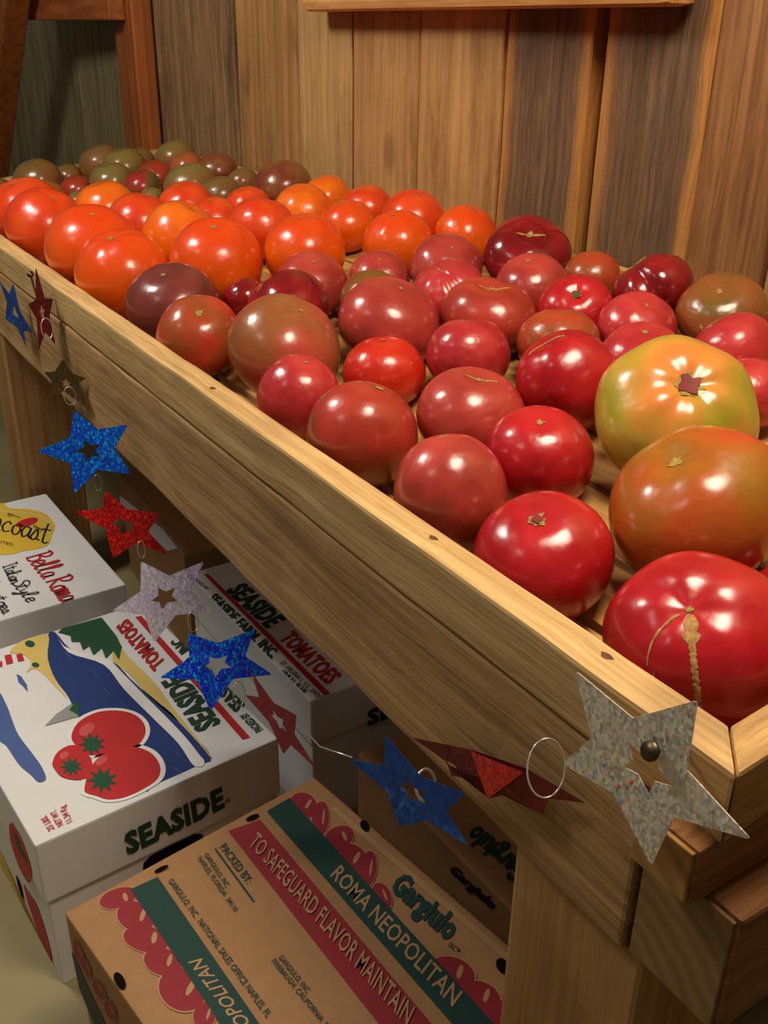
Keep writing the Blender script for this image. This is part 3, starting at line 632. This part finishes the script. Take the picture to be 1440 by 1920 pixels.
top.oval(420, 565, 42, 26, 'paler', -.6, .0011); top.oval(310, 690, 24, 16, 'paler', -.6, .0011); top.oval(490, 715, 34, 18, 'paler', -.6, .0011)
top.burst(445, 636, 68, 'leaf', .0013); top.burst(345, 745, 58, 'leaf', .0013); top.burst(495, 810, 78, 'leaf', .0013)
for i, (x, y) in enumerate(((300, 190), (420, 270), (480, 360), (560, 420), (820, 660), (820, 740))):
    top.poly([(x, y), (x + 30, y + 10), (x + 55, y + 36), (x + 52, y + 38), (x + 28, y + 14)], 'skyblue', .0004)
top.poly([(1168, 610), (1206, 600), (682, 14), (652, 20)], 'red', .0002)
top.text('SEASIDE', (1062, 532), (880, 292), (955, 580), 'green', .045)
top.cr = crop(0, 880, 3.6); top.text('TOMATOES', (1115, 1305), (855, 1010), (1040, 1368), 'red', .045); top.cr = cr
top.text('PACKED BY', (1268, 562), (1185, 480), (1235, 580), 'green', .03)
top.text('SEASIDE FARM, INC.', (1186, 440), (862, 100), (1135, 482), 'green', .04)
top.text('25 LBS.', (264, 1042), (222, 975), (235, 1056), 'red', .02); top.text('NET WT.', (306, 1022), (268, 948), (278, 1036), 'red', .02); top.text('11.34 Kg', (350, 1004), (312, 928), (322, 1020), 'red', .02)
near.cr = cr; near.text('SEASIDE', (612, 1160), (1082, 928), (592, 1066), 'green', .05); near.text('®', (1084, 918), (1112, 904), (1082, 896), 'black', 0)
nearb.cr = crop(0, 1480, 2.88); nearb.poly([(770, 430), (775, 395), (810, 360), (900, 310), (1050, 240), (1095, 240), (1090, 300), (1000, 400), (900, 450), (800, 450)], HOLE_SHADE, name='hand_hole_shade')
left.cr = crop(0, 1480, 2.88); left.poly([(52, 200), (65, 180), (85, 205), (120, 270), (155, 370), (172, 440), (170, 495), (152, 500), (115, 440), (80, 350), (58, 270)], 'red'); left.poly([(78, 235), (95, 255), (108, 290), (125, 330), (152, 395), (135, 375), (112, 345), (100, 315), (85, 270)], 'leaf', .0004)
leftb.cr = left.cr; leftb.poly([(130, 510), (160, 560), (195, 610), (225, 690), (250, 770), (278, 880), (284, 925), (262, 905), (225, 820), (180, 690), (150, 600)], 'red'); leftb.poly([(0, 335), (20, 365), (90, 540), (170, 740), (240, 880), (300, 975), (312, 1000), (300, 990), (180, 790), (60, 530), (0, 385)], 'gold')
leftb.poly([(88, 455), (112, 500), (135, 605), (118, 570), (100, 515)], HOLE_SHADE, .0003, 'hand_hole_shade')
# --- Bella Roma carton
t, ld, bd, top, near, left, nearb, leftb, c0, U, V = carton('tomato_carton', (-1.345, .084), D(2), .408, .306, 'white tomato carton with a yellow oval and red handwriting, at the left edge', 'carton', WHITE, .10)
top.cr = crop(0, 880, 3.6)
top.poly([(-260, 300), (-60, 240), (20, 228), (62, 262), (200, 272), (310, 305), (368, 375), (352, 440), (312, 520), (150, 556), (50, 578), (-120, 570), (-260, 480)], 'gold')
top.poly([(-200, 320), (-40, 285), (190, 292), (300, 325), (340, 378), (325, 430), (290, 480), (280, 470), (310, 425), (322, 378), (288, 338), (185, 308), (-30, 300), (-190, 335)], 'yellow', .0003)
top.oval(182, 362, 78, 26, 'red', -.28, .0004); top.poly([(50, 300), (52, 296), (140, 330), (138, 334)], 'black', .0004); top.poly([(225, 382), (228, 378), (300, 415), (298, 420)], 'black', .0004)
# handwriting: single strokes
GL = {'B': [[(.1, 0), (.2, 1)], [(0, .95), (.35, 1.02), (.6, .85), (.5, .62), (.2, .52), (.6, .42), (.65, .15), (.4, 0), (.05, .02)]], 'R': [[(.1, 0), (.2, 1)], [(0, .92), (.35, 1.02), (.62, .85), (.5, .6), (.2, .5), (.45, .2), (.75, 0)]],
      'e': [[(.05, .22), (.4, .32), (.35, .5), (.15, .5), (.05, .25), (.2, 0), (.5, .12)]], 'l': [[(.05, .1), (.3, .8), (.22, 1.02), (.12, .9), (.12, .15), (.25, 0), (.4, .1)]], 'a': [[(.45, .45), (.2, .5), (.05, .25), (.18, 0), (.4, .2), (.45, .45), (.42, .1), (.58, .03)]],
      'o': [[(.3, .5), (.08, .35), (.1, .08), (.3, 0), (.45, .2), (.4, .45), (.3, .5), (.55, .45)]], 'm': [[(0, 0), (.05, .48), (.18, .48), (.2, 0), (.25, .4), (.36, .48), (.4, 0), (.46, .4), (.58, .48), (.6, .05), (.72, .02)]], 'S': [[(.55, .9), (.3, 1.02), (.1, .8), (.45, .45), (.5, .15), (.25, 0), (0, .12)]],
      'u': [[(0, .48), (.03, .1), (.2, 0), (.4, .2), (.42, .48), (.42, .08), (.56, 0)]], 'n': [[(0, 0), (.05, .48), (.08, .35), (.28, .5), (.38, .35), (.4, .05), (.52, 0)]], 'c': [[(.42, .4), (.25, .5), (.05, .25), (.2, 0), (.48, .1)]], 's': [[(0, .05), (.25, .5), (.35, .2), (.2, 0), (.05, .08)], [(.3, .08), (.5, .05)]],
      't': [[(.2, .9), (.15, .1), (.3, 0), (.42, .08)], [(0, .6), (.42, .62)]], 'I': [[(.2, 1), (.15, 0)], [(0, 1), (.4, 1)], [(0, 0), (.35, 0)]], 'i': [[(.1, .45), (.1, .06), (.25, 0)], [(.1, .65), (.12, .7)]], 'y': [[(0, .48), (.1, .1), (.3, .15), (.4, .48), (.3, -.35), (.1, -.35), (.5, .08)]], 'T': [[(.3, 1), (.25, 0)], [(0, .98), (.6, 1.02)]], ' ': []}
def script(face, s, a, b, t_, ink, wd):
    strokes = []; x = 0
    for ch in s:
        for st in GL[ch]: strokes.append([(x + p, q) for p, q in st])
        x += {'m': .72, 'B': .72, 'R': .75, 'T': .6, 'i': .25, ' ': .35}.get(ch, .5)
    A, B, T = face.pt(*a, .0009), face.pt(*b, .0009), face.pt(*t_, .0009); ux, uy = (B - A) / x, (T - A); vs, fs = [], []
    for st in strokes:
        P = [A + ux * p + uy * q for p, q in st]; P2 = []
        for i in range(len(P) - 1):                                           # smooth the stroke
            p_, q_, r_, s_ = P[max(i - 1, 0)], P[i], P[i + 1], P[min(i + 2, len(P) - 1)]
            for k in range(4):
                u = k / 4; P2.append(.5 * (2 * q_ + (r_ - p_) * u + (2 * p_ - 5 * q_ + 4 * r_ - s_) * u * u + (3 * q_ - p_ - 3 * r_ + s_) * u ** 3))
        P2.append(P[-1]); b0 = len(vs)
        for i, p in enumerate(P2):
            d = (P2[min(i + 1, len(P2) - 1)] - P2[max(i - 1, 0)]); d.z = 0; d.normalize(); nn = Vector((-d.y, d.x, 0)) * wd; vs += [p - nn, p + nn]
        fs += [(b0 + 2 * i, b0 + 2 * i + 1, b0 + 2 * i + 3, b0 + 2 * i + 2) for i in range(len(P2) - 1)]
    return mesh('lettering', vs, fs, INK[ink], face.part)
script(top, 'Suncoast', (-190, 360), (330, 510), (-130, 230), 'black', .0016)
script(top, 'Bella Roma', (175, 598), (415, 905), (335, 548), 'red', .0017)
script(top, 'Italian', (20, 660), (75, 780), (110, 628), 'black', .0011); script(top, 'Style', (80, 770), (185, 905), (185, 745), 'black', .0011); script(top, 'Tomatoes', (-105, 770), (22, 985), (-20, 740), 'black', .0011)
top.text('EST.', (50, 318), (85, 332), (58, 306), 'black', 0); top.text('1961', (222, 400), (275, 425), (232, 386), 'black', 0); top.text('LIMITED', (-60, 488), (90, 522), (-58, 470), 'black', 0)
# --- second Seaside carton, under the table
t, ld, bd, top, near, left, nearb, leftb, c0, U, V = carton('tomato_carton', (-.936, .494), D(1), .402, .305, 'white tomato carton with green and red lettering, half under the table', 'carton', WHITE, .075)
top.cr = crop(340, 1020, 3.4286)
top.poly([(146, 200), (172, 194), (976, 982), (936, 994)], 'red', .0002)
top.text('SEASIDE', (288, 300), (556, 545), (402, 250), 'green', .045); top.text('TOMATOES', (628, 610), (940, 908), (720, 560), 'red', .045)
top.text('SEASIDE FARM, INC.', (168, 352), (580, 742), (222, 318), 'green', .04); top.text('ST. HELENA I., S.C. 29920', (632, 768), (880, 1002), (658, 752), 'black', .01); top.text('(843) 838', (640, 822), (790, 962), (662, 808), 'black', .01); top.text('PACKED BY', (70, 228), (160, 300), (92, 216), 'black', .01)
near.cr = top.cr; near.text('SEASIDE', (1196, 1168), (1760, 930), (1190, 1075), 'green', .05)
# --- Gargiulo carton in front
t, ld, bd, top, near, left, nearb, leftb, c0, U, V = carton('tomato_carton', (-.374, .175), D(8.2), .391, .312, 'brown kraft tomato carton with red and green bands, nearest the camera', 'carton', KRAFT, .10)
A6 = crop(360, 1420, 2.25); A5 = crop(0, 1480, 2.88); top.cr = A6
top.poly([(152, 312), (288, 265), (1250, 1412), (1010, 1412)], 'maroon'); top.poly([(315, 232), (412, 175), (1530, 1412), (1345, 1412)], 'teal', .0009)
def clump(face, L_, ink='maroon'):
    for i, (x, y, rx, ry, ro) in enumerate(L_): face.oval(x, y, rx * 1.08, ry * 1.08, 'kraft', ro, .0001 + .00006 * i); face.oval(x, y, rx, ry, ink, ro, .0002 + .00006 * i); face.oval(x + rx * .35, y - ry * .1, rx * .12, ry * .45, 'kraft', ro, .00026 + .00006 * i)
clump(top, [(470, 205, 60, 52, .6), (542, 262, 36, 74, .1), (620, 340, 66, 46, -.4), (668, 432, 76, 62, .5), (742, 476, 36, 78, .15), (800, 590, 40, 60, -.4), (1095, 915, 100, 68, .3), (1210, 1015, 92, 66, .3), (1325, 1092, 90, 60, .3)])
top.text('TO SAFEGUARD FLAVOR MAINTAIN', (238, 372), (905, 1140), (280, 318), 'kraft', .01, lift=.0013); top.text('ROMA NEOPOLITAN', (582, 505), (1098, 1058), (628, 458), 'kraft', .012, lift=.0013)
top.text('Gargiulo', (838, 556), (1085, 780), (888, 480), 'teal', .05, .25); top.text('INC™', (1078, 798), (1118, 832), (1092, 780), 'teal', .01, .2)
top.text('PACKED BY:', (116, 384), (232, 540), (142, 362), 'teal', .012); top.poly([(94, 390), (101, 386), (266, 610), (258, 614)], 'teal', .0003)
top.text('GARGIULO, INC.', (50, 415), (145, 556), (68, 404), 'teal', .012); top.text('NAPLES, FLORIDA  34110', (22, 430), (178, 656), (40, 419), 'teal', .012)
top.text('GARGIULO, INC.', (362, 848), (485, 1002), (382, 834), 'teal', .012); top.text('FIREBAUGH, CALIFORNIA  93622', (334, 864), (600, 1192), (353, 851), 'teal', .012)
for x, y, rx, ry, ro in ((255, 258, 30, 9, -.4), (728, 292, 17, 24, -.5), (1308, 884, 24, 34, -.5)): top.oval(x, y, rx, ry, HOLE_SHADE, ro, .0012, 'tab_slot_shade')
top.poly([(585, 222), (600, 205), (1420, 905), (1400, 925)], 'kraft', .0001, 'crease')
top.cr = A5
top.poly([(706, 545), (852, 478), (1580, 1530), (1360, 1530)], 'teal', .0009); clump(top, [(640, 590, 105, 52, -.3), (735, 690, 104, 80, .3), (790, 812, 124, 70, .2), (880, 935, 104, 74, .3), (985, 1085, 130, 112, .5), (1105, 1225, 60, 74, .3)])
top.text('GARGIULO, INC.  NATIONAL SALES OFFICE NAPLES, FL', (906, 500), (1440, 1240), (934, 482), 'teal', .012)
top.text('ROMA NEOPOLITAN', (1640, 1640), (1088, 920), (1560, 1668), 'kraft', .012, lift=.0013)
top.oval(872, 436, 42, 11, HOLE_SHADE, -.45, .0012, 'tab_slot_shade'); top.oval(648, 1040, 26, 50, HOLE_SHADE, -.5, .0012, 'tab_slot_shade')
left.cr = A5; left.poly([(388, 870), (405, 900), (470, 1050), (560, 1240), (620, 1380), (560, 1380), (500, 1240), (430, 1070)], 'teal'); clump(left, [(430, 880, 22, 70, -.35), (470, 960, 20, 60, -.35), (540, 1080, 26, 60, -.5), (600, 1190, 26, 60, -.4)])
# --- second Gargiulo carton, in the shade under the table
t, ld, bd, top, near, left, nearb, leftb, c0, U, V = carton('tomato_carton', (-.405, .505), D(1.5), .410, .312, 'brown kraft carton in the shade behind the banded one, lettering upside down', 'carton', KRAFT, .10)
top.cr = A6; top.text('Gargiulo', (1425, 480), (1200, 285), (1372, 548), 'teal', .05, .25); left.cr = A6; left.text('Gargiulo', (1090, 478), (1270, 640), (1108, 450), 'black', .05, .25)
# --- kraft box behind the red star
t, ld, bd, top, near, left, nearb, leftb, c0, U, V = carton('cardboard_box', (-1.40, .505), D(-3), .40, .30, 'open-edged kraft and white cardboard box behind the red foil star', 'box', KRAFT, .06)
left.cr = crop(0, 880, 3.6); left.poly([(742, 140), (830, 190), (1225, 500), (1215, 530), (1130, 550), (1000, 420), (760, 190)], 'white')

# ------------------------------------------------------------------ foil star garland on the front board
W4 = (.80, .80, .80, 1)
FOIL = {'blue': foil('foil_blue', L(14, 74, 214), [L(0, 60, 230), L(0, 150, 255), L(30, 200, 255), L(20, 60, 255)], 520, .25, .30, .5, .30),
        'violetblue': foil('foil_violet_blue', L(24, 52, 226), [L(20, 40, 255), L(0, 140, 255), L(0, 210, 255), L(60, 60, 255)], 520, .25, .30, .5, .30),
        'navy': foil('foil_dull_blue', L(32, 66, 130), [L(44, 84, 150), L(60, 110, 180)], 300, .4, .45, .15),
        'red': foil('foil_red', L(190, 20, 26), [L(200, 10, 10), L(255, 40, 20), L(255, 80, 30)], 520, .25, .30, .5, .30),
        'darkred': foil('foil_dull_red', L(104, 22, 26), [L(120, 26, 28), L(150, 36, 34)], 300, .4, .42, .15),
        'rose': foil('foil_rose', L(140, 56, 60), [L(150, 60, 62), L(170, 80, 80)], 300, .4, .45, .15),
        'silver': foil('foil_silver', L(230, 222, 208), [L(255, 110, 100), L(255, 250, 240), L(130, 240, 120), L(255, 250, 240), L(100, 200, 255), L(255, 245, 230), L(200, 150, 255)], 620, .35, .26, .6),
        'lilac': foil('foil_lilac', L(214, 208, 226), [L(230, 220, 255), L(190, 170, 255), L(255, 220, 235)], 420, .25, .3, .35),
        'mirror': foil('foil_wood_reflection', L(150, 126, 100), [L(190, 150, 100), L(220, 120, 40)], 300, .95, .14, .12)}  # silver star; brown reflection of the wood put into its foil colours
M_wire = plain('clear_wire', L(200, 196, 186), .15, .6)
def isect(p, p2, q, q2):
    d1 = (p2[0] - p[0], p2[1] - p[1]); d2 = (q2[0] - q[0], q2[1] - q[1]); dn = d1[0] * d2[1] - d1[1] * d2[0]
    u = ((q[0] - p[0]) * d2[1] - (q[1] - p[1]) * d2[0]) / dn; return (p[0] + d1[0] * u, p[1] + d1[1] * u)
def star(tips, ypl, face, mat, label, fat=1.0, hole=.33, outline=None, bend=0., holetips=None, nail=None):
    """foil star: tips in photo pixels, hung at distance ypl; face = how far it turns from the board to the viewer"""
    cx = sum(p[0] for p in tips) / len(tips); cy = sum(p[1] for p in tips) / len(tips)
    c = hit(cx, cy, (0, 1, 0), (0, ypl, 0)); v = (CAM - c) / np.linalg.norm(CAM - c); nrm = v * face + np.array([0, -1, 0]) * (1 - face); nrm /= np.linalg.norm(nrm)
    pl = []
    if outline: pl = outline
    else:
        m = 5
        for i in range(m):
            a = tips[i]; b = tips[(i + 1) % m]; q = isect(tips[i], tips[(i + 2) % m], tips[(i + 1) % m], tips[(i - 1) % m])
            q = (cx + (q[0] - cx) * fat, cy + (q[1] - cy) * fat)
            for e, g in ((a, tips[i - 1]),): pl.append(a)
            pl.append(q)
    if holetips is None: hl = [(cx + (x - cx) * hole, cy + (y - cy) * hole) for x, y in pl]
    else:
        hx = sum(p[0] for p in holetips) / len(holetips); hy = sum(p[1] for p in holetips) / len(holetips); hl = holetips
    # round the tips: cut each outer point into three
    def P3(x, y, o=0.): 
        q = hit(x, y, nrm, c); d = np.dot(q - c, np.array([.537, .2, -.6])); return Vector(q + nrm * (bend * (d * d) * 10 + o))
    if not outline:                                                     # rounded tips
        pr = []
        for i, p in enumerate(pl):
            if i % 2: pr.append(p); continue
            a_, b_ = pl[i - 1], pl[(i + 1) % len(pl)]; f_ = .07
            pr += [(p[0] + (a_[0] - p[0]) * f_, p[1] + (a_[1] - p[1]) * f_), (p[0] * .972 + cx * .028, p[1] * .972 + cy * .028), (p[0] + (b_[0] - p[0]) * f_, p[1] + (b_[1] - p[1]) * f_)]
        hr = []
        for i, p in enumerate(hl): hr += [p] if i % 2 else [p, p, p]
        pl, hl = pr, hr
        hl = [(x + .01 * (i % 3), y) for i, (x, y) in enumerate(hl)]
    n_ = len(pl); T5 = .0003
    vs = [P3(*p, T5) for p in pl] + [P3(*p, T5) for p in hl] + [P3(*p, -T5) for p in pl] + [P3(*p, -T5) for p in hl]
    fs = []
    for i in range(n_):
        j = (i + 1) % n_
        fs += [(i, j, n_ + j, n_ + i), (2 * n_ + i, 3 * n_ + i, 3 * n_ + j, 2 * n_ + j), (j, i, 2 * n_ + i, 2 * n_ + j), (n_ + i, n_ + j, 3 * n_ + j, 3 * n_ + i)]
    me = bpy.data.meshes.new('foil_star'); org = Vector(c); me.from_pydata([q - org for q in vs], [], fs); me.materials.append(mat)
    bm = bmesh.new(); bm.from_mesh(me); bmesh.ops.recalc_face_normals(bm, faces=list(bm.faces)); bm.to_mesh(me); bm.free()
    o = bpy.data.objects.new('foil_star', me); COL.objects.link(o); o.location = org; tag(o, label, 'foil star', 'foil stars of the garland'); return o
def ring(par, px, py, r, ypl, tilt=.5, squash=1.0, wr=.0007):
    c = hit(px, py, (0, 1, 0), (0, ypl, 0)); v = Vector(CAM - c).normalized(); u = v.cross(Vector((0, 0, 1))).normalized(); w_ = u.cross(v); u = (u * (1 - tilt) + v * tilt)
    return tube('hanging_ring', [Vector(c) + u * (r * squash * math.cos(6.283 * i / 28)) + w_ * (r * math.sin(6.283 * i / 28)) for i in range(28)], wr, M_wire, par, True, 6)
sb = star([(1078, 1256), (1309, 1312), (1410, 1575), (1222, 1624), (1054, 1432)], .316, .15, FOIL['silver'], 'big silver holographic star nailed at the near tray corner', 1.28, .27)
ring(sb, 1024, 1440, .0165, .318, .2, .8, .0006)
c = Vector(hit(1217, 1408, (0, 1, 0), (0, .312, 0))); d_ = Vector((0, 1, -.45)).normalized()
nl = tube('nail', [c, c + d_ * .0016, c + d_ * .0017, c + d_ * .034], [.0052, .0052, .0016, .0012], M_nail, None, n=12); tag(nl, 'dark round nail head holding the big silver star', 'nail')
s_ = star([(773, 1383), (985, 1440), (1097, 1505), (1017, 1527), (847, 1455)], .331, .1, FOIL['darkred'], 'dark red foil star lying edge-on against the apron, beside the big silver star', outline=[(773, 1383), (885, 1406), (985, 1440), (1040, 1472), (1097, 1505), (1028, 1497), (1017, 1527), (950, 1490), (917, 1497), (908, 1462), (847, 1455), (838, 1428)], holetips=[(838, 1425), (846, 1430), (852, 1433), (856, 1438), (858, 1444), (855, 1446), (852, 1446), (848, 1443), (845, 1440), (842, 1436), (840, 1432), (838, 1428)])
fp = Face(None, (0, .329, 0), (0, -1, 0), .0012); fp.part = s_; fp.poly([(885, 1407), (985, 1447), (917, 1497)], FOIL['red'], 0, 'folded_tip')
ring(s_, 798, 1472, .011, .322, .3, .9, .0012)
s_ = star([(722, 1377), (873, 1488), (880, 1588), (747, 1550), (653, 1423)], .300, .45, FOIL['navy'], 'matte blue foil star below the apron near the table leg', 1.28, .25)
s_ = star([(471, 1259), (556, 1341), (594, 1443), (532, 1414), (460, 1303)], .318, .5, FOIL['rose'], 'dusty rose foil star hanging between two white cartons', 1.25, .25)
tube('link', [hit(556, 1352, (0, 1, 0), (0, .318, 0)), hit(600, 1400, (0, 1, 0), (0, .314, 0)), hit(660, 1420, (0, 1, 0), (0, .306, 0))], .0006, M_wire, s_, n=6)
s_ = star([(352, 1187), (478, 1179), (511, 1265), (395, 1333), (299, 1271)], .318, .75, FOIL['violetblue'], 'bright violet-blue holographic star in front of the two lettered white cartons', 1.28, .27)
ring(s_, 448, 1300, .0115, .312, .3, .7, .0005)
s_ = star([(264, 1052), (383, 1052), (399, 1147), (289, 1205), (210, 1145)], .318, .75, FOIL['lilac'], 'pale lilac-silver foil star above the painted bay carton', 1.28, .27)
ring(s_, 362, 1165, .011, .314, .3, .7, .0005)
s_ = star([(197, 920), (300, 963), (314, 1041), (212, 1047), (139, 959)], .318, .75, FOIL['red'], 'bright red foil star beside the carton with red handwriting', 1.28, .27)
ring(s_, 265, 1030, .010, .314, .3, .6, .0006)
s_ = star([(139, 770), (240, 796), (246, 889), (139, 926), (69, 846)], .288, .5, FOIL['blue'], 'bright cyan-blue holographic star hanging over the apron edge', 1.28, .27)
ring(s_, 184, 905, .010, .296, .3, .6, .0006)
s_ = star([(118, 673), (161, 709), (171, 772), (92, 746), (83, 698)], .325, .2, FOIL['mirror'], 'dark mirror-like silver star lying against the apron', 1.28, .22)
ring(s_, 131, 742, .012, .318, .2, .8, .0006)
s_ = star([(67, 501), (99, 560), (104, 646), (73, 656), (53, 570)], .320, .3, FOIL['darkred'], 'dark red folded foil star beside the bent nail', 1.2, .22)
ring(s_, 88, 616, .0135, .312, .3, .75, .0007)
s_ = star([(-2, 525), (25, 532), (61, 623), (49, 650), (10, 598)], .320, .3, FOIL['navy'], 'dull blue foil star at the left frame edge', 1.25, .22)
a_ = hit(57, 514, (0, 1, 0), (0, .318, 0)); b_ = hit(69, 556, (0, 1, 0), (0, .341, 0)); a_, b_ = Vector(a_), Vector(b_); dd_ = (b_ - a_).normalized()
nl = tube('nail', [a_, a_ + dd_ * .0014, a_ + dd_ * .0015, b_], [.0048, .0048, .0016, .0014], M_nail, None, n=10); tag(nl, 'thin rusty nail sticking out of the front board at left', 'nail')
